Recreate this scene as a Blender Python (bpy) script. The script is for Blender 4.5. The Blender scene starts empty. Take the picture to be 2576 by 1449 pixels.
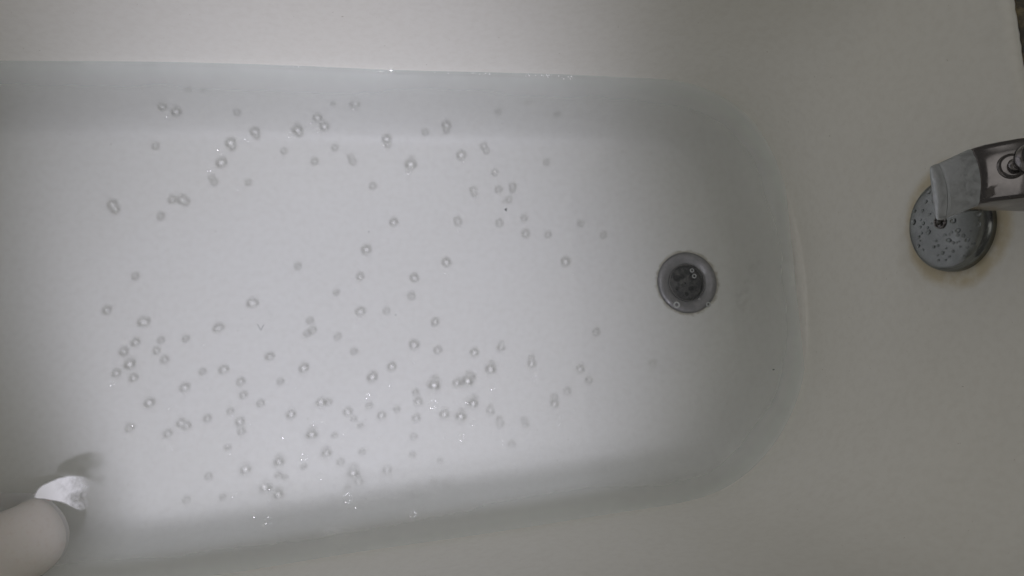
import bpy, bmesh, math, random
import numpy as np
from mathutils import Vector, Matrix

S = bpy.context.scene
COL = S.collection

# ------------------------------------------------------------------ camera
CAM = Vector((-0.3425, -0.1275, 0.92))
FPX, CX, CY = 1980.0, 1288.0, 724.5            # pixel scale of the 2576 px wide reference view
CM = Matrix(((0.98913897, -0.05181839, 0.13754618),
             (0.03146750, 0.98875376, 0.14620466),
             (-0.14357539, -0.14028849, 0.97964547)))   # world -> camera
cd = bpy.data.cameras.new('camera')
cd.sensor_width = 36.0
cd.lens = 36.0 * FPX / 2576.0
cd.clip_start = 0.01
cd.clip_end = 50.0
cam = bpy.data.objects.new('camera', cd)
COL.objects.link(cam)
cam.matrix_world = Matrix.Translation(CAM) @ CM.transposed().to_4x4()
S.camera = cam


def at(u, v, z):
    """point of the horizontal plane z that is seen at pixel (u, v)"""
    d = CM.transposed() @ Vector(((u - CX) / FPX, -(v - CY) / FPX, -1.0))
    return CAM + d * ((z - CAM.z) / d.z)


# ------------------------------------------------------------------ world, lamp, exposure
w = bpy.data.worlds.new('World')
S.world = w
w.use_nodes = True
w.node_tree.nodes['Background'].inputs[0].default_value = (1.0, 0.97, 0.91, 1)
w.node_tree.nodes['Background'].inputs[1].default_value = 0.07

LAMP = Vector((-0.43, -0.66, 2.0))
ld = bpy.data.lights.new('bathroom_lamp', 'SPOT')
ld.energy = 150.0
ld.color = (0.90, 0.88, 1.02)
ld.shadow_soft_size = 0.058
ld.spot_size = math.radians(34)
ld.spot_blend = 1.0
lamp = bpy.data.objects.new('bathroom_lamp', ld)
COL.objects.link(lamp)
lamp.location = LAMP
lamp.scale = (.76, 1.0, 1.0)
lamp.rotation_euler = (Vector((-0.41, -0.07, 0.0)) - LAMP).to_track_quat('-Z', 'Y').to_euler()
ld.cycles.is_caustics_light = True

al = bpy.data.lights.new('overhead_fill', 'AREA')  # added soft fill from above, brightens the underwater slopes and shadow band
al.shape = 'RECTANGLE'
al.size, al.size_y = 3.8, 3.0
al.energy = 19.5
al.color = (1.0, .975, .93)
fill = bpy.data.objects.new('overhead_fill', al)
COL.objects.link(fill)
fill.location = (-.22, .38, 2.4)

S.view_settings.view_transform = 'Standard'
S.view_settings.look = 'None'
S.view_settings.exposure = 0.0
S.view_settings.gamma = 1.0
S.view_settings.use_curve_mapping = False
cy = S.cycles
cy.max_bounces = 24
cy.diffuse_bounces = 16
cy.glossy_bounces = 6
cy.transmission_bounces = 16
cy.transparent_max_bounces = 16
cy.caustics_refractive = True
cy.caustics_reflective = False
cy.sample_clamp_indirect = 4.0
cy.use_denoising = True

HW = 0.10                                      # water depth


# ------------------------------------------------------------------ helpers
def nt(name):
    m = bpy.data.materials.new(name)
    m.use_nodes = True
    n = m.node_tree
    for x in list(n.nodes):
        n.nodes.remove(x)
    return m, n


class G:
    """tiny node graph builder"""
    def __init__(s, name):
        s.m, s.t = nt(name)
        s.out = s.t.nodes.new('ShaderNodeOutputMaterial')

    def n(s, kind, **kw):
        x = s.t.nodes.new('ShaderNode' + kind)
        ins = kw.pop('ins', {})
        for k, v in kw.items():
            setattr(x, k, v)
        for k, v in ins.items():
            s.set(x.inputs[k], v)
        return x

    def set(s, sock, v):
        if hasattr(v, 'is_output') or isinstance(v, bpy.types.NodeSocket):
            s.t.links.new(v, sock)
        else:
            sock.default_value = v

    def math(s, op, a, b=0.0, c=None):
        x = s.n('Math', operation=op)
        s.set(x.inputs[0], a)
        s.set(x.inputs[1], b)
        if c is not None:
            s.set(x.inputs[2], c)
        return x.outputs[0]

    def ramp(s, f, lo, hi, a=0.0, b=1.0):
        x = s.n('MapRange', interpolation_type='SMOOTHSTEP')
        s.set(x.inputs[0], f)
        for i, v in ((1, lo), (2, hi), (3, a), (4, b)):
            s.set(x.inputs[i], v)
        return x.outputs[0]

    def mix(s, f, a, b):
        x = s.n('Mix', data_type='RGBA')
        s.set(x.inputs[0], f)
        s.set(x.inputs[6], a)
        s.set(x.inputs[7], b)
        return x.outputs[2]

    def noise(s, vec, scale, detail=3.0, rough=0.5):
        x = s.n('TexNoise', ins={'Scale': scale, 'Detail': detail, 'Roughness': rough})
        s.set(x.inputs['Vector'], vec)
        return x.outputs['Fac']

    def obj(s):
        return s.n('TexCoord').outputs['Object']

    def dist(s, vec, p, sc=(1, 1, 1)):
        a = s.n('VectorMath', operation='SUBTRACT')
        s.set(a.inputs[0], vec)
        a.inputs[1].default_value = p
        b = s.n('VectorMath', operation='MULTIPLY')
        s.t.links.new(a.outputs[0], b.inputs[0])
        b.inputs[1].default_value = sc
        c = s.n('VectorMath', operation='LENGTH')
        s.t.links.new(b.outputs[0], c.inputs[0])
        return c.outputs['Value']

    def bsdf(s, **ins):
        x = s.n('BsdfPrincipled')
        for k, v in ins.items():
            s.set(x.inputs[k.replace('_', ' ')], v)
        s.t.links.new(x.outputs[0], s.out.inputs[0])
        return x


def ob(name, me, mat=None, parent=None, smooth=True):
    if isinstance(me, bmesh.types.BMesh):
        bm = me
        me = bpy.data.meshes.new(name)
        bm.to_mesh(me)
        bm.free()
    if smooth:
        me.polygons.foreach_set('use_smooth', [True] * len(me.polygons))
    if mat:
        me.materials.append(mat)
    o = bpy.data.objects.new(name, me)
    COL.objects.link(o)
    if parent:
        o.parent = parent
    return o


def pydata(name, v, f):
    me = bpy.data.meshes.new(name)
    me.from_pydata(v, [], f)
    me.update()
    return me


def tag(o, label=None, cat=None, group=None, kind=None):
    if label:
        o['label'] = label
    if cat:
        o['category'] = cat
    if group:
        o['group'] = group
    if kind:
        o['kind'] = kind
    return o


def empty(name, loc, label, cat, group=None):
    o = bpy.data.objects.new(name, None)
    o.empty_display_size = 0.02
    COL.objects.link(o)
    o.location = loc
    return tag(o, label, cat, group)


def lathe(prof, n=64, close_start=False, close_end=False):
    """surface of revolution round z from (r, z) pairs"""
    v, f = [], []
    for r, z in prof:
        for i in range(n):
            a = 2 * math.pi * i / n
            v.append((r * math.cos(a), r * math.sin(a), z))
    for k in range(len(prof) - 1):
        for i in range(n):
            j = (i + 1) % n
            f.append((k * n + i, k * n + j, (k + 1) * n + j, (k + 1) * n + i))
    if close_start:
        f.append(tuple(reversed(range(n))))
    if close_end:
        f.append(tuple((len(prof) - 1) * n + i for i in range(n)))
    return v, f


def fix_normals(me):
    bm = bmesh.new()
    bm.from_mesh(me)
    bmesh.ops.recalc_face_normals(bm, faces=bm.faces)
    bm.to_mesh(me)
    bm.free()


# ------------------------------------------------------------------ waterline outline of the tub
raw = [(-0.706, .212), (-.60, .2125), (-.527, .212), (-.43, .2095), (-.336, .206), (-.25, .2045), (-.173, .203), (-.10, .200),
       (-.036, .196), (.011, .177), (.040, .150), (.062, .102), (.075, .024), (.077, -.02), (.075, -.06), (.070, -.101),
       (.057, -.140), (.032, -.179), (-.005, -.212), (-.057, -.233), (-.161, -.242), (-.276, -.251), (-.386, -.258),
       (-.515, -.269), (-.62, -.275), (-.72, -.280), (-.90, -.283), (-1.05, -.27), (-1.16, -.20), (-1.19, -.03), (-1.16, .13),
       (-1.05, .20), (-.90, .212), (-.80, .212)]


def catmull(P, k=24):
    P = [np.array(p, float) for p in P]
    n = len(P)
    out = []
    for i in range(n):
        a, b, c, d = P[i - 1], P[i], P[(i + 1) % n], P[(i + 2) % n]
        for j in range(k):
            t = j / k
            out.append(.5 * ((2 * b) + (c - a) * t + (2 * a - 5 * b + 4 * c - d) * t * t + (3 * b - a - 3 * c + d) * t ** 3))
    return np.array(out)


def resample(C, n):
    seg = np.linalg.norm(np.roll(C, -1, 0) - C, axis=1)
    s = np.concatenate([[0], np.cumsum(seg)])
    t = np.linspace(0, s[-1], n, endpoint=False)
    CC = np.vstack([C, C[:1]])
    return np.stack([np.interp(t, s, CC[:, 0]), np.interp(t, s, CC[:, 1])], 1)


raw = [(CAM.x + (x - CAM.x) * (CAM.z - HW) / .76, CAM.y + (y - CAM.y) * (CAM.z - HW) / .76) for x, y in raw]
NP = 520
OUT = resample(catmull(raw), NP)
for _ in range(12):
    OUT = .5 * OUT + .25 * (np.roll(OUT, 1, 0) + np.roll(OUT, -1, 0))
tan = np.roll(OUT, -1, 0) - np.roll(OUT, 1, 0)
tan /= np.linalg.norm(tan, axis=1)[:, None]
NIN = np.stack([tan[:, 1], -tan[:, 0]], 1)     # raw runs clockwise: inward normal
if ((OUT.mean(0) - OUT) * NIN).sum() < 0:
    NIN = -NIN
for _ in range(6):
    NIN = .5 * NIN + .25 * (np.roll(NIN, 1, 0) + np.roll(NIN, -1, 0))
NIN /= np.linalg.norm(NIN, axis=1)[:, None]

RIM = 0.40
rings = []                                     # rings[k] = (NP,3) from the rim's outer foot to the floor
endr = np.clip(-NIN[:, 0], 0, 1) ** 1.5        # 1 at the drain end
endl = np.clip(NIN[:, 0], 0, 1) ** 2           # 1 at the back-rest end
crn = np.clip(-NIN[:, 0], 0, 1) ** 2 * NIN[:, 1] ** 2 * 4   # the two corners of the drain end
farr = np.clip(-NIN[:, 1], 0, 1)
near = np.clip(NIN[:, 1], 0, 1)
s_hi = .10 * (1 - endr) + .015 * near + .45 * endl
q_hi = .34 * endr + .5 * crn                   # the drain end flares out towards the rim
uf = .038 + .026 * near + .020 * farr + .030 * endr + .12 * endl   # horizontal run of the curved foot
bmx = math.radians(64)



def ring(u, z):
    u = np.broadcast_to(u, (NP,))
    z = np.broadcast_to(z, (NP,))
    return np.concatenate([OUT + NIN * u[:, None], z[:, None]], 1)


ut = -(RIM - HW) * s_hi - (RIM - HW) ** 2 * q_hi                        # offset of the wall at rim height
rings.append(ring(ut - .070, .02))
rings.append(ring(ut - .070, RIM - .006))
rings.append(ring(ut - .068, RIM - .001))
rings.append(ring(ut - .064, RIM))
for k in range(4):
    rings.append(ring(ut - .060 + .052 * k / 3, RIM))
for k in range(1, 9):                          # rolled edge
    a = k / 8 * math.pi / 2
    rings.append(ring(ut - .008 + .008 * math.sin(a), RIM - .008 * (1 - math.cos(a))))
zs = np.linspace(RIM - .008, HW, 22)[1:]
for z in zs:
    t = (z - HW)
    rings.append(ring(-(s_hi * t + q_hi * t * t), z))
for k in range(1, 27):                         # elliptical foot of the wall, under water
    b = bmx * (1 - k / 26)
    rings.append(ring(uf * (1 - math.sin(b) / math.sin(bmx)), HW * (1 - math.cos(b)) / (1 - math.cos(bmx))))
kfoot = len(rings) - 27
edge = rings[-1][:, :2]
sp = np.stack([np.clip(edge[:, 0], -1.0, -.10), np.full(NP, -.03)], 1)
NF = 70
for k in range(1, NF + 1):
    t = k / NF
    rings.append(np.concatenate([edge * (1 - t) + sp * t, np.zeros((NP, 1))], 1))
Z = np.stack([r_[:, 2] for r_ in rings])        # ease the fold between wall and floor
lo, hi = kfoot + 4, len(rings) - NF + 16
for _ in range(22):
    Z[lo:hi] = .5 * Z[lo:hi] + .25 * (Z[lo - 1:hi - 1] + Z[lo + 1:hi + 1])
for k in range(lo, len(rings)):
    near_drain = np.hypot(rings[k][:, 0], rings[k][:, 1]) < .040
    rings[k][:, 2] = np.where(near_drain, 0.0, Z[k])
V = np.concatenate(rings)
F = []
DR = .028
for k in range(len(rings) - 1):
    for i in range(NP):
        j = (i + 1) % NP
        q = (k * NP + i, k * NP + j, (k + 1) * NP + j, (k + 1) * NP + i)
        c = (V[q[0]] + V[q[1]] + V[q[2]] + V[q[3]]) / 4
        if c[2] < .01 and c[0] ** 2 + c[1] ** 2 < DR ** 2 and k > 8:
            continue
        F.append(q)

PLATE = Vector((.1263, 0, .325))
LEAN = math.atan(.24)

# --- tub enamel: cream acrylic with rust and lime stains
g = G('cream_enamel')
co = g.obj()
base = g.mix(g.ramp(g.noise(co, 5, 4), .3, .7), (.840, .828, .772, 1), (.858, .848, .798, 1))
base = g.mix(g.ramp(g.noise(co, 140, 3, .6), .35, .75, 0, .10), base, (.50, .46, .38, 1))
nz = g.noise(co, 38, 5, .65)
d = g.dist(co, PLATE)
dd = g.math('ADD', d, g.math('MULTIPLY', g.math('SUBTRACT', nz, .5), .012))
stain = g.math('MULTIPLY', g.ramp(dd, .0480, .0590, 1, 0), g.ramp(g.noise(co, 60, 4, .6), .25, .6, .45, 1))
base = g.mix(g.math('MULTIPLY', stain, .62), base, (.54, .43, .21, 1))
d2 = g.dist(co, (PLATE.x - .012, -.014, PLATE.z - .040), (1, .8, 1))
base = g.mix(g.math('MULTIPLY', g.ramp(g.math('ADD', d2, g.math('MULTIPLY', nz, .03)), .025, .050, 1, 0), .14), base, (.40, .32, .18, 1))
# grime round the drain flange
d3 = g.dist(co, (0, 0, 0))
dg = g.math('ADD', d3, g.math('MULTIPLY', g.math('SUBTRACT', g.noise(co, 120, 4, .7), .5), .010))
base = g.mix(g.math('MULTIPLY', g.ramp(dg, .0365, .0410, 1, 0), .6), base, (.24, .20, .09, 1))
# soft grey scuffs on the floor
sc = g.math('MULTIPLY', g.ramp(g.noise(co, 22, 5, .7), .60, .74), g.ramp(d3, .04, .16, .2, 0))
base = g.mix(sc, base, (.30, .28, .23, 1))
sp_ = g.math('MULTIPLY', g.ramp(g.noise(co, 260, 2, .5), .745, .80), .5)
base = g.mix(sp_, base, (.30, .26, .18, 1))
bmp = g.n('Bump', ins={'Strength': .03, 'Distance': .002})
g.set(bmp.inputs['Height'], g.noise(co, 60, 3))
g.bsdf(Base_Color=base, Roughness=.42, Specular_IOR_Level=.22, Normal=bmp.outputs[0])
ENAMEL = g.m

me = pydata('bathtub', V.tolist(), F)
fix_normals(me)
tub = ob('bathtub', me, ENAMEL)
# make sure the inside faces up
if me.polygons[len(me.polygons) - 1].normal.z < 0:
    me.flip_normals()
tag(tub, 'cream enamelled bathtub, part filled with water, seen from above', 'bathtub')
tub.cycles.is_caustics_receiver = True

# ------------------------------------------------------------------ bubbles: (u, v, radius) in reference pixels
BUB = [
 (334,1066,8),(383,1148,5),(432,1127,6),(488,1107,4),(549,1088,3),(574,1116,6),(578,1142,4),(281,1133,5),(542,1185,2),(589,1244,10),
 (678,1223,10),(677,1259,4),(641,1292,12),(676,1310,11),(491,1262,4),(529,1317,3),(432,1325,4),(629,1067,4),(694,1264,2),(418,1120,6),
 (789,1063,7),(810,1063,3),(861,1088,6),(918,1072,3),(951,1098,6),(1048,1060,6),(1043,1104,5),(1117,1095,8),(1161,1100,11),(1193,1064,10),
 (710,1096,7),(765,1150,11),(804,1199,9),(841,1224,5),(744,1236,3),(875,1253,14),(890,1274,8),(965,1244,7),(860,1290,2),(1036,1154,3),
 (1033,1203,3),(1106,1217,2),(1089,1271,5),(1121,1274,5),(1038,1294,10),(991,1082,3),(895,1126,2),(826,1152,2),(899,1196,3),(877,1108,2),
 (1239,1085,5),(1265,1118,4),(1333,1120,3),(1409,1065,6),(1296,1173,4),(222,819,5),(316,850,6),(513,867,4),(605,799,6),(431,895,3),
 (353,927,3),(375,951,4),(282,963,9),(246,987,5),(292,999,5),(475,983,3),(529,977,5),(651,942,3),(577,1009,5),(682,1008,3),(584,1045,4),
 (426,1026,5),(297,904,5),(266,929,5),(831,770,2),(892,821,4),(964,819,3),(761,846,3),(753,881,3),(835,888,3),(1028,779,2),(1092,850,3),
 (1038,910,7),(1100,923,5),(1197,929,6),(878,928,3),(977,968,5),(743,973,6),(925,997,8),(1090,1017,14),(1150,1011,6),(1179,1005,13),
 (1041,1035,3),(1267,915,5),(1240,973,10),(1349,958,6),(1477,972,5),(1500,1002,4),(1443,1031,4),(1519,874,4),(1668,957,5),
 (380,277,6),(414,290,8),(495,231,3),(617,344,7),(552,374,8),(353,383,3),(527,426,8),(456,229,4),(501,465,2),(784,306,7),(801,329,7),
 (730,339,9),(885,268,10),(965,362,6),(1028,430,10),(870,410,2),(1123,326,7),(1162,405,7),(1067,344,3),(1222,382,4),
 (238,539,7),(396,525,4),(423,525,6),(245,551,5),(366,569,3),(983,583,5),(911,656,7),(729,701,3),(894,728,4),(1036,730,4),(1120,688,4),
 (1151,577,3),(1194,498,4),(1332,613,5),(1263,585,4),(1392,616,3),(1298,489,4),(1438,687,7)]
SPOT = [(850,240),(990,352),(897,397),(1145,314),(1280,262),(1250,368),(1273,425),(1283,470),(1320,470),(1310,497),(1218,481),(1350,546),
        (1176,557),(1355,235),(1062,706),(1054,755),(921,795),(1147,665),(850,360),(796,397),(645,330),(757,322),(596,265),(530,452),
        (455,505),(620,452),(580,360),(1434,268),(1409,398),(950,462),(715,370),(637,773),(348,824),(387,873),(769,943),(558,950),
        (1002,940),(952,966),(1215,970),(1370,918),(1290,880),(1055,880),(1430,1022),(1350,1083),(1285,1082),(1260,1050),(700,1280),
        (790,845),(680,915),(1115,820),(455,997),(320,703),(545,838),(1500,560),(1560,590)]
BUB += [(u - 22, v + 26, 2.2 + (i * 7 % 5) * .35) for i, (u, v) in enumerate(SPOT)]
PX = .000384
bub = []
for u, v, r in BUB:
    p = at(u, v, HW)
    bub.append((p.x, p.y, r * PX * .85))

# ------------------------------------------------------------------ water surface
xs = np.concatenate([np.arange(-1.22, -.73, .005), np.arange(-.73, .10, .001)])
ys = np.concatenate([np.arange(-.31, .228, .001), np.arange(.228, .245, .00035), np.arange(.245, .26, .001)])
X, Y = np.meshgrid(xs, ys, indexing='ij')
P2 = np.stack([X.ravel(), Y.ravel()], 1)
# signed distance to the outline (inside positive), nearest of dense points
OD = resample(catmull([tuple(p) for p in OUT], 3), NP * 3)
td = np.roll(OD, -1, 0) - np.roll(OD, 1, 0)
td /= np.linalg.norm(td, axis=1)[:, None]
nd = np.stack([td[:, 1], -td[:, 0]], 1)
if ((OD.mean(0) - OD) * nd).sum() < 0:
    nd = -nd
D = np.empty(len(P2))
for s in range(0, len(P2), 20000):
    q = P2[s:s + 20000]
    d2_ = (q[:, :1] - OD[None, :, 0]) ** 2 + (q[:, 1:] - OD[None, :, 1]) ** 2
    i = d2_.argmin(1)
    D[s:s + 20000] = ((q - OD[i]) * nd[i]).sum(1)
H = .0010 * np.exp(-np.maximum(D, 0) / .0010)   # meniscus at the tub wall
H = (H * np.clip((P2[:, 1] - .19) / .03, 0, 1)).reshape(X.shape)
for bx, by, br in bub:
    sg = .60 * br + .0009
    A = min(23 * sg * sg, .0004)
    i0, i1 = np.searchsorted(xs, [bx - 4 * sg, bx + 4 * sg])
    j0, j1 = np.searchsorted(ys, [by - 4 * sg, by + 4 * sg])
    r2 = (X[i0:i1, j0:j1] - bx) ** 2 + (Y[i0:i1, j0:j1] - by) ** 2
    H[i0:i1, j0:j1] += A * np.exp(-r2 / (2 * sg * sg))
# barely moving swell
H += .00005 * np.sin(X * 31 + Y * 17) + .00004 * np.sin(X * 19 - Y * 43 + 1.3)
ok = (D > -.004).reshape(X.shape)
idx = -np.ones(X.shape, int)
idx[ok] = np.arange(ok.sum())
vv = np.stack([X[ok], Y[ok], HW + H[ok]], 1)
qa, qb, qc, qd = idx[:-1, :-1], idx[1:, :-1], idx[1:, 1:], idx[:-1, 1:]
good = (qa >= 0) & (qb >= 0) & (qc >= 0) & (qd >= 0)
qf = np.stack([qa[good], qb[good], qc[good], qd[good]], 1)
me = bpy.data.meshes.new('bath_water')
me.vertices.add(len(vv))
me.vertices.foreach_set('co', vv.astype(np.float32).ravel())
me.loops.add(qf.size)
me.loops.foreach_set('vertex_index', qf.astype(np.int32).ravel())
me.polygons.add(len(qf))
me.polygons.foreach_set('loop_start', np.arange(0, qf.size, 4, dtype=np.int32))
me.polygons.foreach_set('loop_total', np.full(len(qf), 4, dtype=np.int32))
me.update(calc_edges=True)
me.validate()
fl = me.attributes.new('film', 'FLOAT', 'POINT')
fl.data.foreach_set('value', (.036 + .46 * np.exp(-np.maximum(D.reshape(X.shape)[ok], 0) / .036)).astype(np.float32))
g = G('clear_bath_water')
gl = g.n('BsdfGlass', ins={'Color': (.972, .986, 1.0, 1), 'Roughness': 0.0, 'IOR': 1.333})
# thin milky soap film, also standing in for light scattered in the cloudy water
df = g.n('BsdfDiffuse', ins={'Color': (.90, .955, .94, 1)})
tl = g.n('BsdfTranslucent', ins={'Color': (.93, .96, .95, 1)})
m1 = g.n('MixShader', ins={0: .35})
g.set(m1.inputs[1], df.outputs[0])
g.set(m1.inputs[2], tl.outputs[0])
m2 = g.n('MixShader')
fa = g.n('Attribute', attribute_name='film')    # veil thickened towards the rim to lift the dark underwater walls
g.set(m2.inputs[0], g.math('MULTIPLY', fa.outputs['Fac'], g.ramp(g.noise(g.obj(), 7, 4, .6), .3, .7, .85, 1.1)))
g.set(m2.inputs[1], gl.outputs[0])
g.set(m2.inputs[2], m1.outputs[0])
g.t.links.new(m2.outputs[0], g.out.inputs[0])
water = ob('bath_water', me, g.m)
water.cycles.is_caustics_caster = True
tag(water, 'clear slightly cloudy bath water covering the tub floor', 'water', kind='structure')

# ------------------------------------------------------------------ bubbles
g = G('soap_film')
lw = g.n('LayerWeight', ins={'Blend': .35})
tr = g.n('BsdfTransparent', ins={'Color': (1, 1, 1, 1)})
gs = g.n('BsdfGlossy', ins={'Color': (1, 1, 1, 1), 'Roughness': .20})
mx = g.n('MixShader')
g.set(mx.inputs[0], g.ramp(lw.outputs['Facing'], .0, .6, .50, .60))
g.set(mx.inputs[1], tr.outputs[0])
g.set(mx.inputs[2], gs.outputs[0])
g.t.links.new(mx.outputs[0], g.out.inputs[0])
FILM = g.m


def dome(spots, n=14, m=6):
    v, f = [], []
    for (cx, cy_, r) in spots:
        o = len(v)
        hh = .25
        Rc = (1 + hh * hh) / (2 * hh)
        am = math.asin(1 / Rc)
        for k in range(m):
            a = am * (1 - k / m)
            for i in range(n):
                b = 2 * math.pi * i / n
                v.append((cx + r * Rc * math.sin(a) * math.cos(b), cy_ + r * Rc * math.sin(a) * math.sin(b), r * (Rc * math.cos(a) - Rc + hh)))
        v.append((cx, cy_, r * hh))
        for k in range(m - 1):
            for i in range(n):
                j = (i + 1) % n
                f.append((o + k * n + i, o + k * n + j, o + (k + 1) * n + j, o + (k + 1) * n + i))
        for i in range(n):
            f.append((o + (m - 1) * n + i, o + (m - 1) * n + (i + 1) % n, o + m * n))
    return v, f


random.seed(4)
def hoop(R_, cx=0, cy_=0, tube=.07, n=22, m=5):
    """thin meniscus ring of one bubble"""
    v, f = [], []
    for i in range(n):
        a = 2 * math.pi * i / n
        for k in range(m):
            b = 2 * math.pi * k / m
            q = R_ + tube * math.cos(b)
            v.append((cx + q * math.cos(a), cy_ + q * math.sin(a), tube * .8 * math.sin(b)))
    for i in range(n):
        for k in range(m):
            i2, k2 = (i + 1) % n, (k + 1) % m
            f.append((i * m + k, i2 * m + k, i2 * m + k2, i * m + k2))
    return v, f


def join(*parts):
    v, f = [], []
    for pv, pf in parts:
        o = len(v)
        v += pv
        f += [tuple(q + o for q in t) for t in pf]
    return v, f


tiny = pydata('soap_bubble_tiny', *dome([(0, -.3, .42)], 10, 4))
single = pydata('soap_bubble', *dome([(.2, -.85, .27), (-.1, .5, .11)], 10, 4))
pair = pydata('soap_bubble_pair', *dome([(-.3, -.85, .26), (.6, -.1, .12), (.55, .7, .15)], 10, 4))
clus = pydata('soap_bubble_cluster', *join(hoop(1.0, tube=.022),
                                           dome([(-.2, -.95, .23), (.6, -.35, .12), (-.6, .5, .10), (.2, .6, .09)], 10, 4)))
for m_ in (tiny, single, pair, clus):
    m_.polygons.foreach_set('use_smooth', [True] * len(m_.polygons))
    m_.materials.append(FILM)
large = []
for k, (bx, by, br) in enumerate(bub):
    big = br > 6.4 * PX
    m_ = tiny if br < 3.8 * PX else (clus if big and k % 3 else (pair if k % 2 else single))
    o = bpy.data.objects.new('soap_bubble', m_)
    COL.objects.link(o)
    A = min(23 * (.60 * br + .0009) ** 2, .0004)
    o.location = (bx, by, HW + A * .55)
    o.scale = (br, br, br)
    o.rotation_euler = (0, 0, random.uniform(-.8, .8))
    if br > 8.0 * PX:
        large.append(o)
    elif br < 3.8 * PX:
        tag(o, 'tiny single soap bubble floating on the bath water', 'bubble', 'tiny soap bubbles on the bath water')
    else:
        tag(o, 'small soap bubble floating on the bath water', 'bubble', 'small soap bubbles on the bath water')

wedge = at(855, 1350, HW)
large.sort(key=lambda o: (o.location - wedge).length)
ORD = ['nearest', 'second nearest', 'third nearest', 'fourth nearest', 'fifth nearest', 'sixth nearest', 'seventh nearest', 'eighth nearest', 'ninth nearest',
       'tenth nearest', 'eleventh nearest', 'twelfth nearest', 'thirteenth nearest', 'fourteenth nearest', 'farthest']
for k, o in enumerate(large):
    tag(o, 'large soap bubble ring, %s of the large ones to the soap film wedge' % ORD[-1 if k == len(large) - 1 else k], 'bubble',
        'large soap bubbles on the bath water')

# ------------------------------------------------------------------ metals
def chrome(name, col, rough, haze, hz_col=(.55, .57, .58, 1), scale=70):
    g = G(name)
    co = g.obj()
    n1 = g.ramp(g.noise(co, scale, 5, .65), .35, .65)
    bc = g.mix(n1, col, tuple(c * .8 for c in col[:3]) + (1,))
    rg = g.ramp(g.noise(co, scale * 2.3, 4, .6), .3, .7, rough, rough + .12)
    mt = g.math('SUBTRACT', 1.0, g.math('MULTIPLY', n1, haze))
    bc = g.mix(g.math('MULTIPLY', n1, haze), bc, hz_col)
    g.bsdf(Base_Color=bc, Metallic=mt, Roughness=rg)
    return g.m


CHROME = chrome('dark_chrome', (.25, .235, .235, 1), .07, .30, (.12, .115, .115, 1), 34)  # darkened and mottled to stand in for dark reflections
HAZY = chrome('lime_hazed_chrome', (.50, .52, .53, 1), .36, .75, (.46, .48, .49, 1), 220)
PLATEM = chrome('dull_plate_chrome', (.24, .25, .243, 1), .12, .10, (.22, .23, .22, 1), 40)
FLANGE = chrome('tarnished_flange', (.29, .28, .28, 1), .40, .6, (.20, .195, .195, 1), 130)
g = G('dark_grime')
co = g.obj()
g.bsdf(Base_Color=g.mix(g.ramp(g.noise(co, 180, 4, .7), .35, .65), (.012, .011, .009, 1), (.07, .065, .055, 1)), Roughness=.6)
GRIME = g.m
g = G('lime_scaled_strainer')
co = g.obj()
g.bsdf(Base_Color=g.mix(g.ramp(g.noise(co, 150, 5, .7), .38, .66), (.005, .005, .004, 1), (.09, .085, .075, 1)), Roughness=.55, Metallic=.2)
STRAIN = g.m
g = G('pale_air_film')
g.bsdf(Base_Color=(.62, .62, .60, 1), Roughness=.25)
AIR = g.m

# ------------------------------------------------------------------ drain
dr = empty('drain', (0, 0, 0), 'round tarnished metal drain with open centre in the tub floor', 'drain')
v, f = lathe([(.0368, .0002), (.0362, .0018), (.0340, .0026), (.0300, .0024), (.0245, .0012), (.0220, .0002), (.0212, -.0012), (.0208, -.004)], 96)
o = ob('flange', pydata('flange', v, f), FLANGE, dr)
fix_normals(o.data)
v, f = lathe([(.0208, -.0039), (.0206, -.022), (.0150, -.030), (.004, -.031)], 64, close_end=True)
o = ob('cup', pydata('cup', v, f), GRIME, dr)
v, f = lathe([(.0222, .0009), (.0217, .0013), (.0212, .0008), (.0210, -.0004)], 64)
o = ob('inner_lip', pydata('inner_lip', v, f), CHROME, dr)
o.location = (0, 0, .0004)
bm = bmesh.new()
nr, na = 20, 72
grid = [[bm.verts.new((.0005 * 0 + .0202 * (k / nr) * math.cos(2 * math.pi * i / na), .0202 * (k / nr) * math.sin(2 * math.pi * i / na),
                       -.0105 + .0012 * math.cos(k / nr * math.pi / 2))) for i in range(na)] for k in range(1, nr + 1)]
holes = [(-.0095, .0065, .0042), (-.0035, .0085, .0030), (.0070, -.0060, .0036), (-.0100, -.0055, .0026), (.0095, .0070, .0040), (.0010, -.0125, .0026)]
for k in range(nr - 1):
    for i in range(na):
        q = (grid[k][i], grid[k][(i + 1) % na], grid[k + 1][(i + 1) % na], grid[k + 1][i])
        c = sum((x.co for x in q), Vector()) / 4
        if any((c.x - hx) ** 2 + (c.y - hy) ** 2 < hr * hr for hx, hy, hr in holes):
            continue
        bm.faces.new(q)
bm.faces.new(grid[0])
ob('strainer', bm, STRAIN, dr)
v, f = lathe([(.0022, -.0095), (.0020, -.0085), (.0012, -.0080)], 20, close_end=True)
o = ob('screw', pydata('screw', v, f), GRIME, dr)
o.location = (-.003, -.0015, 0)


def airball(x, y, z, r, label):
    """bubble clinging under water: pale ring with a darker middle"""
    prof = [(r * 1.0, 0)] + [(r * (.72 + .28 * math.cos(t)), r * .45 * math.sin(t)) for t in (.5, 1.0, 1.57, 2.2, 2.8)]
    v, f = lathe(prof, 24)
    me = pydata('air_bubble', v, f)
    o = ob('air_bubble', me, AIR)
    o.location = (x, y, z)
    return tag(o, label, 'bubble', 'air bubbles clinging to the drain')


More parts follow.
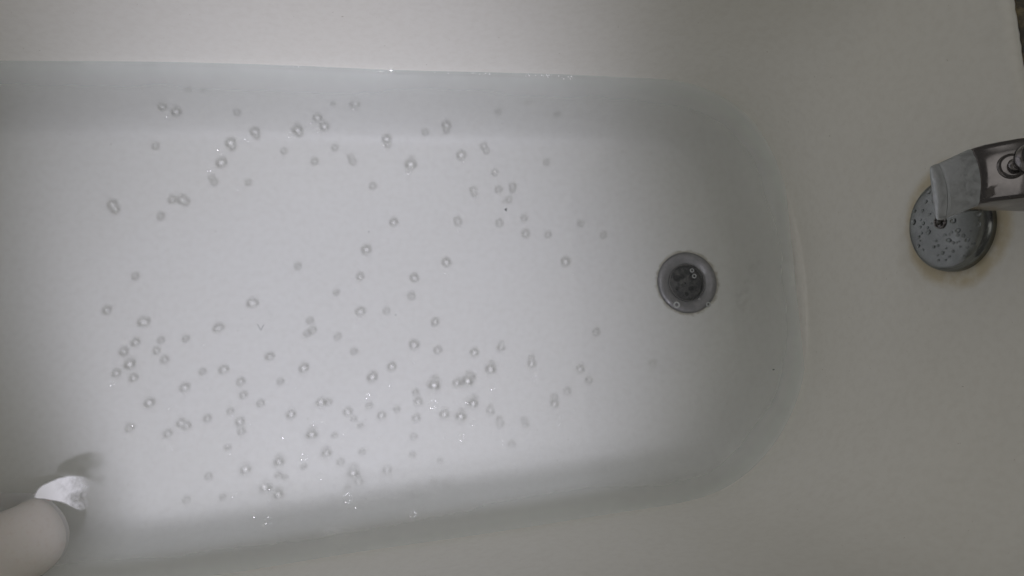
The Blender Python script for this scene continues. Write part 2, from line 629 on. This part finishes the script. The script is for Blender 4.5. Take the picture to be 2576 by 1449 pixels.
airball(-.0162, -.0265, .0030, .0042, 'pale ring bubble at the lower left of the drain flange')
airball(.0232, -.0272, .0028, .0031, 'pale ring bubble at the lower right edge of the drain flange')
airball(.0095, .0155, -.0075, .0028, 'upper of two pale ring bubbles inside the dark drain opening')
airball(.0118, .0085, -.0078, .0029, 'lower of two pale ring bubbles inside the dark drain opening')
airball(.0128, -.0205, .0024, .0013, 'tiniest pale bubble on the lower rim of the drain opening')

# ------------------------------------------------------------------ overflow plate
op = empty('overflow_plate', PLATE, 'round chrome overflow plate with water drops above the drain', 'overflow plate')
nrm = Vector((-math.cos(LEAN), 0, math.sin(LEAN)))
op.rotation_euler = nrm.to_track_quat('Z', 'Y').to_euler()
v, f = lathe([(.0402, -.004), (.0402, .0040), (.0396, .0066), (.0380, .0084), (.0355, .0094), (.030, .0099), (.020, .0104), (.010, .0107), (.0015, .0108)], 96, close_end=True)
o = ob('plate', pydata('plate', v, f), PLATEM, op)
fix_normals(o.data)
bpy.context.view_layer.update()
OPM = op.matrix_world.copy()
OPI = OPM.inverted()


def on_plate(u, v):
    """local (x, y) on the plate face seen at pixel (u, v)"""
    d = CM.transposed() @ Vector(((u - CX) / FPX, -(v - CY) / FPX, -1.0))
    a = OPI @ CAM
    b = OPI.to_3x3() @ d
    t = (.0105 - a.z) / b.z
    q = a + b * t
    return q.x, q.y


sx, sy = on_plate(2366, 559)
v, f = lathe([(.0060, .0100), (.0058, .0118), (.0050, .0126), (.0044, .0122), (.0040, .0108)], 40)
scr = ob('screw', pydata('screw', v, f), CHROME, op)
scr.location = (sx, sy, 0)
v, f = lathe([(.0041, .0110), (.0015, .0108)], 32, close_end=True)
o = ob('recess', pydata('recess', v, f), CHROME, scr)
bm = bmesh.new()
for rot in (0.4, 0.4 + math.pi / 2):
    r = bmesh.ops.create_cube(bm, size=1)
    bmesh.ops.scale(bm, vec=(.0070, .0019, .0012), verts=r['verts'])
    bmesh.ops.rotate(bm, matrix=Matrix.Rotation(rot, 3, 'Z'), verts=r['verts'])
    bmesh.ops.translate(bm, vec=(0, 0, .0114 + .0001 * rot), verts=r['verts'])
ob('cross_slot', bm, GRIME, scr, smooth=False)

g = G('water_drop')
gl = g.n('BsdfGlass', ins={'Color': (.97, .98, .98, 1), 'Roughness': .02, 'IOR': 1.333})
g.t.links.new(gl.outputs[0], g.out.inputs[0])
DROP = g.m
drop = pydata('water_drop', *dome([(0, 0, 1)], 12, 4))
drop.polygons.foreach_set('use_smooth', [True] * len(drop.polygons))
drop.materials.append(DROP)
random.seed(11)
placed = []
n = 0
while len(placed) < 70 and n < 4000:
    n += 1
    rr = .036 * math.sqrt(random.random())
    aa = random.uniform(0, 6.283)
    x, y = rr * math.cos(aa), rr * math.sin(aa)
    r = random.choice([.0010, .0012, .0014, .0017, .0021, .0026])
    if any((x - a_) ** 2 + (y - b_) ** 2 < (r + c_) ** 2 * 1.25 for a_, b_, c_ in placed):
        continue
    if (x - sx) ** 2 + (y - sy) ** 2 < (.007 + r) ** 2:
        continue
    placed.append((x, y, r))
    o = bpy.data.objects.new('water_drop', drop)
    COL.objects.link(o)
    zf = .0108 - .0009 * (rr / .03) ** 2 - (.0012 if rr > .0345 else 0)
    o.matrix_world = OPM @ Matrix.Translation((x, y, zf)) @ Matrix.Rotation(random.uniform(-.3, .3), 4, 'Z') @ \
        Matrix.Diagonal((r * random.uniform(.9, 1.1), r * random.uniform(1.0, 1.5), r * 1.5, 1))
    tag(o, 'small clear water drop clinging to the chrome overflow plate', 'water drop', 'water drops on the overflow plate')

# ------------------------------------------------------------------ spout
spt = empty('bath_spout', (.184, .008, .45), 'chrome bath spout with pull-up diverter knob reaching out from the end wall', 'spout')
spt_inv = Matrix.Translation(spt.location).inverted()


def section(x, yc, w, zt, zb, n=9, crown=.0035, cr=.004):
    """closed section: top crowned, rounded shoulders, flat underside (world coordinates)"""
    pts = []
    hw = w / 2
    zb = min(zb, zt - .0036)
    crown = min(crown, (zt - zb) * .3)
    for i in range(n):
        t = -1 + 2 * i / (n - 1)
        pts.append((yc - t * (hw - cr), zt - crown * t * t))
    ztn = zt - crown
    hgt = max(ztn - zb, .002)
    c2 = min(cr, hgt * .6)
    right = []
    for k in range(1, 5):
        a = k / 4 * math.pi / 2
        right.append((yc - (hw - cr) - cr * math.sin(a), ztn - c2 * (1 - math.cos(a))))
    low = [(yc - hw + .0008, zb + .0006), (yc - hw + .004, zb)]
    left = [(2 * yc - y, z) for y, z in reversed(right)]
    lowl = [(2 * yc - y, z) for y, z in reversed(low)]
    return [(x, y, z) for y, z in pts + right + low + lowl + left]


def loft(secs, cap0=True, cap1=True):
    v, f = [], []
    m = len(secs[0])
    for s_ in secs:
        v += s_
    for k in range(len(secs) - 1):
        for i in range(m):
            j = (i + 1) % m
            f.append((k * m + i, k * m + j, (k + 1) * m + j, (k + 1) * m + i))
    if cap0:
        f.append(tuple(reversed(range(m))))
    if cap1:
        f.append(tuple((len(secs) - 1) * m + i for i in range(m)))
    return v, f


W = .0395
tipst = [(.0300, .0000, W - .006, .4335, .4300), (.0305, .0000, W - .001, .4358, .4296), (.0318, .0002, W, .4388, .4295),
         (.0332, .0004, W + .0004, .4406, .4295)]
nose = [(.0332, .0004, W - .0004, .4400, .4294), (.0345, .0008, W, .4435, .4293), (.0378, .0022, W, .4510, .4293), (.0405, .0034, W, .4565, .4293),
        (.0435, .0046, W, .4605, .4293)]
body = [(.0435, .0046, W - .0010, .4602, .4292), (.0452, .0050, W - .0006, .4628, .4290), (.0500, .0056, W, .4668, .4290), (.0580, .0060, W + .0005, .4710, .4290),
        (.0680, .0066, W + .0010, .4745, .4290), (.0850, .0070, W + .002, .4778, .4285), (.1100, .0076, W + .005, .4800, .4265), (.1400, .0080, W + .010, .4805, .4230),
        (.1835, .0080, W + .018, .4805, .4170)]
for nm, st, mt in (('tip_lip', tipst, HAZY), ('nose', nose, HAZY), ('body', body, CHROME)):
    v, f = loft([section(*s_) for s_ in st])
    v = [tuple(spt_inv @ Vector(p)) for p in v]
    me = pydata(nm, v, f)
    fix_normals(me)
    o = ob(nm, me, mt, spt)
    md = o.modifiers.new('bevel', 'EDGE_SPLIT')
    md.split_angle = math.radians(42)
# diverter: stem and knob
kx, ky = .0585, .0070
v, f = lathe([(.0085, 0), (.0082, .0022), (.0060, .0032)], 40, close_end=True)
o = ob('diverter_collar', pydata('diverter_collar', v, f), CHROME, spt)
o.location = spt_inv @ Vector((kx, ky, .4702))
o.rotation_euler = (0, -.42, 0)
v, f = lathe([(.0042, 0), (.0040, .0085)], 28, close_end=True)
o = ob('diverter_stem', pydata('diverter_stem', v, f), CHROME, spt)
o.location = spt_inv @ Vector((kx, ky, .4725))
v, f = lathe([(.0045, 0), (.0080, .0008), (.0095, .0028), (.0098, .0075), (.0092, .0105), (.0072, .0122), (.0030, .0130)], 40, close_start=True, close_end=True)
knob = ob('diverter_knob', pydata('diverter_knob', v, f), CHROME, spt)
fix_normals(knob.data)
knob.location = spt_inv @ Vector((kx, ky, .4808))

# ------------------------------------------------------------------ end wall with its bead of sealant
g = G('wall_tile')
co = g.obj()
g.bsdf(Base_Color=g.mix(g.ramp(g.noise(co, 30, 4), .3, .7), (.34, .33, .29, 1), (.42, .41, .37, 1)), Roughness=.35)
bm = bmesh.new()
r = bmesh.ops.create_cube(bm, size=1)
bmesh.ops.scale(bm, vec=(.06, .9, 1.0), verts=r['verts'])
bmesh.ops.translate(bm, vec=(.152 + .03, 0, RIM + .004 + .5), verts=r['verts'])
wall = ob('wall', bm, g.m, smooth=False)
tag(wall, 'plain end wall behind the bath spout', 'wall')
g = G('mildewed_sealant')
co = g.obj()
mm = g.ramp(g.noise(co, 45, 4, .7), .42, .62)
g.bsdf(Base_Color=g.mix(mm, (.06, .055, .045, 1), (.24, .19, .10, 1)), Roughness=.6)
v, f = [], []
nb = 120
random.seed(2)
for k in range(nb + 1):
    y = -.30 + .60 * k / nb
    rr = .0062 + random.uniform(-.0004, .0004)
    for i in range(7):
        a = i / 6 * math.pi / 2
        v.append((.1522 - rr * (1 - math.sin(a)) * 1.2, y, RIM + .0005 + rr * (1 - math.cos(a)) * 1.2))
for k in range(nb):
    for i in range(6):
        f.append((k * 7 + i, k * 7 + i + 1, (k + 1) * 7 + i + 1, (k + 1) * 7 + i))
o = ob('sealant_bead', pydata('sealant_bead', v, f), g.m)
tag(o, 'mildewed sealant bead along the joint of tub rim and end wall', 'sealant')

# ------------------------------------------------------------------ bather's bent knee
g = G('pale_skin')
co = g.obj()
c1 = g.mix(g.ramp(g.noise(co, 16, 4), .35, .65), (.62, .585, .55, 1), (.65, .625, .59, 1))
c1 = g.mix(g.ramp(g.noise(co, 240, 3), .5, .8, 0, .25), c1, (.52, .44, .38, 1))
bmp = g.n('Bump', ins={'Strength': .15, 'Distance': .001})
g.set(bmp.inputs['Height'], g.noise(co, 500, 3))
bs = g.bsdf(Base_Color=c1, Roughness=.5, Specular_IOR_Level=.3, Normal=bmp.outputs[0])
bs.inputs['Subsurface Weight'].default_value = .15
bs.inputs['Subsurface Radius'].default_value = (.01, .004, .002)
SKIN = g.m
kn = [at(122, 1332, .098), at(30, 1383, .104), at(-120, 1440, .108), at(-420, 1450, .115), at(-900, 1400, .13)]
kr = [.036, .040, .045, .056, .076]
chain = [(tuple(p), r) for p, r in zip(reversed(kn), reversed(kr))]
chain += [((kn[0].x - .028, kn[0].y + .004, .056), .032), ((-.82, -.225, .050), .036), ((-.93, -.155, .045), .034), ((-1.02, -.03, .035), .027),
          ((-1.08, .0, .030), .024), ((-1.13, .01, .022), .018)]
me = bpy.data.meshes.new('person')
me.from_pydata([c_[0] for c_ in chain], [(i, i + 1) for i in range(len(chain) - 1)], [])
person = bpy.data.objects.new('person', me)
COL.objects.link(person)
sk = person.modifiers.new('skin', 'SKIN')
sk.use_smooth_shade = True
for i, (p, r) in enumerate(chain):
    me.skin_vertices[0].data[i].radius = (r, r)
me.skin_vertices[0].data[0].use_root = True
ss = person.modifiers.new('smooth', 'SUBSURF')
ss.levels = 3
ss.render_levels = 3
dg_ = bpy.context.evaluated_depsgraph_get()
nm_ = bpy.data.meshes.new_from_object(person.evaluated_get(dg_))
person.modifiers.clear()
person.data = nm_
nm_.name = 'person'
nm_.materials.clear()
nm_.materials.append(SKIN)
nm_.polygons.foreach_set('use_smooth', [True] * len(nm_.polygons))
tag(person, 'bare bent knee of a bather breaking the water surface', 'person')
person.cycles.is_caustics_receiver = True
for o in bpy.data.objects:
    if o.name.split('.')[0] in ('flange', 'cup', 'strainer', 'air_bubble'):
        o.cycles.is_caustics_receiver = True

# ------------------------------------------------------------------ froth along the far waterline
g = G('white_froth')
g.bsdf(Base_Color=(.90, .90, .90, 1), Roughness=.15, Specular_IOR_Level=.8)
FROTH = g.m
random.seed(9)
for (u0, u1, v0, n, lab) in ((728, 758, 157, 16, 'leftmost speckle of white froth at the far waterline, near the bright glint'),
                             (1092, 1150, 172, 30, 'densest patch of white froth at the far waterline, above mid tub'),
                             (1186, 1245, 176, 24, 'third patch of white froth from the left at the far waterline'),
                             (1322, 1442, 184, 34, 'long thin rightmost patch of white froth at the far waterline')):
    sp_l = []
    c0 = at((u0 + u1) / 2, v0 + 3, HW)
    for k in range(n):
        t = random.random()
        p = at(u0 + (u1 - u0) * t, v0 + (u1 - u0) * t * .03 + random.triangular(-1, 14, 3), HW)
        sp_l.append((p.x - c0.x, p.y - c0.y, random.choice([.0003, .0004, .0005, .0007])))
    o = ob('froth_patch', pydata('froth_patch', *dome(sp_l, 8, 3)), FROTH)
    o.location = (c0.x, c0.y, HW + .0005)
    tag(o, lab, 'froth', 'froth along the far waterline')

# ------------------------------------------------------------------ white patch beside the knee, painted in place of bright light on the water
g = G('painted_light_patch')
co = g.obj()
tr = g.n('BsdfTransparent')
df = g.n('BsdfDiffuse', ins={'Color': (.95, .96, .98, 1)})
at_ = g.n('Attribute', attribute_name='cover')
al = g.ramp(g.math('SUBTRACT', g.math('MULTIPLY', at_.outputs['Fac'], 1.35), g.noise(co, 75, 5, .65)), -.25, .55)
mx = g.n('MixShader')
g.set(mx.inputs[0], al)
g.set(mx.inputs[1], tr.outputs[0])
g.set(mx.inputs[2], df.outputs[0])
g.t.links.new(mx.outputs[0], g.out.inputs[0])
LIGHT_PATCH = g.m


def patch(name, px, z, cover, thick, mat, n=18):
    """thin lens-shaped film with an outline given in pixels; cover = opacity along it"""
    P = resample(catmull([tuple(at(u, v, z))[:2] for u, v in px], 8), 72)
    c = P.mean(0)
    v, f, cv = [], [], []
    m = len(P)
    for k in range(n + 1):
        t = k / n
        for p in P:
            q = p * (1 - t) + c * t
            v.append((q[0] - c[0], q[1] - c[1], thick * math.sin(t * math.pi / 2) + .0002))
            cv.append(cover(q, t))
    for k in range(n):
        for i in range(m):
            j = (i + 1) % m
            f.append((k * m + i, k * m + j, (k + 1) * m + j, (k + 1) * m + i))
    me = pydata(name, v, f)
    at2 = me.attributes.new('cover', 'FLOAT', 'POINT')
    at2.data.foreach_set('value', cv)
    o = ob(name, me, mat)
    o.location = (c[0], c[1], z)
    return o


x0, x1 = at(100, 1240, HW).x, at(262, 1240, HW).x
o = patch('light_patch', [(80, 1252), (94, 1226), (130, 1206), (160, 1196), (200, 1192), (235, 1200), (262, 1215), (268, 1245), (240, 1275), (205, 1290), (160, 1268), (110, 1256)], HW + .0012,
          lambda q, t: min(1, t * 7) * max(0, min(1, 1.0 - .95 * (q[0] - x0) / (x1 - x0))), .0006, LIGHT_PATCH)
tag(o, 'white patch of painted light on the water right beside the knee', 'soap scum')  # bright light painted as a patch, no real scum
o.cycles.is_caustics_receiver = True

# ------------------------------------------------------------------ thin soap film wedge near the front waterline
g = G('thin_soap_film')
tr = g.n('BsdfTransparent')
df = g.n('BsdfDiffuse', ins={'Color': (.93, .95, .94, 1)})
at_ = g.n('Attribute', attribute_name='cover')
mx = g.n('MixShader')
g.set(mx.inputs[0], g.math('MULTIPLY', at_.outputs['Fac'], g.ramp(g.noise(g.obj(), 130, 4, .7), .3, .7, .3, 1)))
g.set(mx.inputs[1], tr.outputs[0])
g.set(mx.inputs[2], df.outputs[0])
g.t.links.new(mx.outputs[0], g.out.inputs[0])
o = patch('soap_film', [(812, 1330), (835, 1325), (870, 1328), (893, 1334), (895, 1345), (882, 1360), (866, 1384), (850, 1386), (835, 1370), (820, 1350)], HW + .0012,
          lambda q, t: .12 * min(1, t * 2.5) + .10 * max(0, 1 - abs(t - .15) * 8), .0006, g.m)
tag(o, 'ragged wedge of thin soap film floating near the front waterline', 'soap film')

# ------------------------------------------------------------------ lint, hair and specks
g = G('dark_lint')
g.bsdf(Base_Color=(.03, .04, .035, 1), Roughness=.8)
LINT = g.m


def curve_strand(name, pts, z, r, label, cat, mat):
    P = [Vector(at(u, v, z)) for u, v in pts]
    C0 = P[0].copy()
    v, f = [], []
    for k, p in enumerate(P):
        t = (P[min(k + 1, len(P) - 1)] - P[max(k - 1, 0)]).normalized()
        s_ = Vector((-t.y, t.x, 0))
        for a in range(5):
            an = a / 5 * 2 * math.pi
            v.append(tuple(p - C0 + s_ * r * math.cos(an) + Vector((0, 0, r * math.sin(an) + r))))
    for k in range(len(P) - 1):
        for a in range(5):
            b = (a + 1) % 5
            f.append((k * 5 + a, k * 5 + b, (k + 1) * 5 + b, (k + 1) * 5 + a))
    f += [tuple(range(5)), tuple(range((len(P) - 1) * 5, len(P) * 5))]
    o = ob(name, pydata(name, v, f), mat)
    o.location = C0
    return tag(o, label, cat)


curve_strand('lint_speck', [(1275, 525), (1272, 526), (1270, 527.5), (1272, 529), (1274.5, 531)], HW + .0004, .0005, 'dark hooked speck of lint floating in the upper middle of the water', 'lint', LINT)
curve_strand('dirt_speck', [(1929, 931), (1931, 931.5), (1933, 931)], .05, .0007, 'lone dark dirt speck under water at the drain end', 'dirt', LINT)
curve_strand('dirt_speck', [(927, 583), (928, 584)], HW + .0003, .0005, 'tiny dark dirt speck floating left of the hooked lint', 'dirt', LINT)
curve_strand('dirt_speck', [(995, 792), (996, 793)], HW + .0003, .0005, 'faint dark dirt speck floating below mid water', 'dirt', LINT)
curve_strand('hair', [(647, 815), (651, 821), (655, 829), (657, 831), (659, 825), (664, 817)], HW + .0003, .00016, 'short hair kinked in a V floating left of centre', 'hair', LINT)

# ------------------------------------------------------------------ unseen cloth sheet added outside the tub to shade the knee side
g = G('shade_cloth')
co = g.obj()
cc = g.mix(g.ramp(g.noise(co, 90, 3), .3, .7), (.74, .73, .70, 1), (.80, .79, .76, 1))
m3 = g.n('MixShader', ins={0: .6})
g.set(m3.inputs[1], g.n('BsdfDiffuse', ins={'Color': cc}).outputs[0])
g.set(m3.inputs[2], g.n('BsdfTranslucent', ins={'Color': cc}).outputs[0])
g.t.links.new(m3.outputs[0], g.out.inputs[0])
v, f = [], []
nx_, nz_ = 160, 24
for i in range(nx_ + 1):
    x = -.553 - .75 * i / nx_
    for k in range(nz_ + 1):
        z = .16 + 1.80 * k / nz_
        y = -.425 + .018 * math.sin(i * .42) + .006 * math.sin(i * .9 + z * 3)
        v.append((x, y, z))
for i in range(nx_):
    for k in range(nz_):
        a_ = i * (nz_ + 1) + k
        f.append((a_, a_ + 1, a_ + nz_ + 2, a_ + nz_ + 1))
sheet = ob('shade_sheet', pydata('shade_sheet', v, f), g.m)
md = sheet.modifiers.new('thickness', 'SOLIDIFY')
md.thickness = .0015
tag(sheet, 'added unseen pale cloth sheet outside the tub, shading its head end', 'shower curtain')  # added only for shade, no real curtain
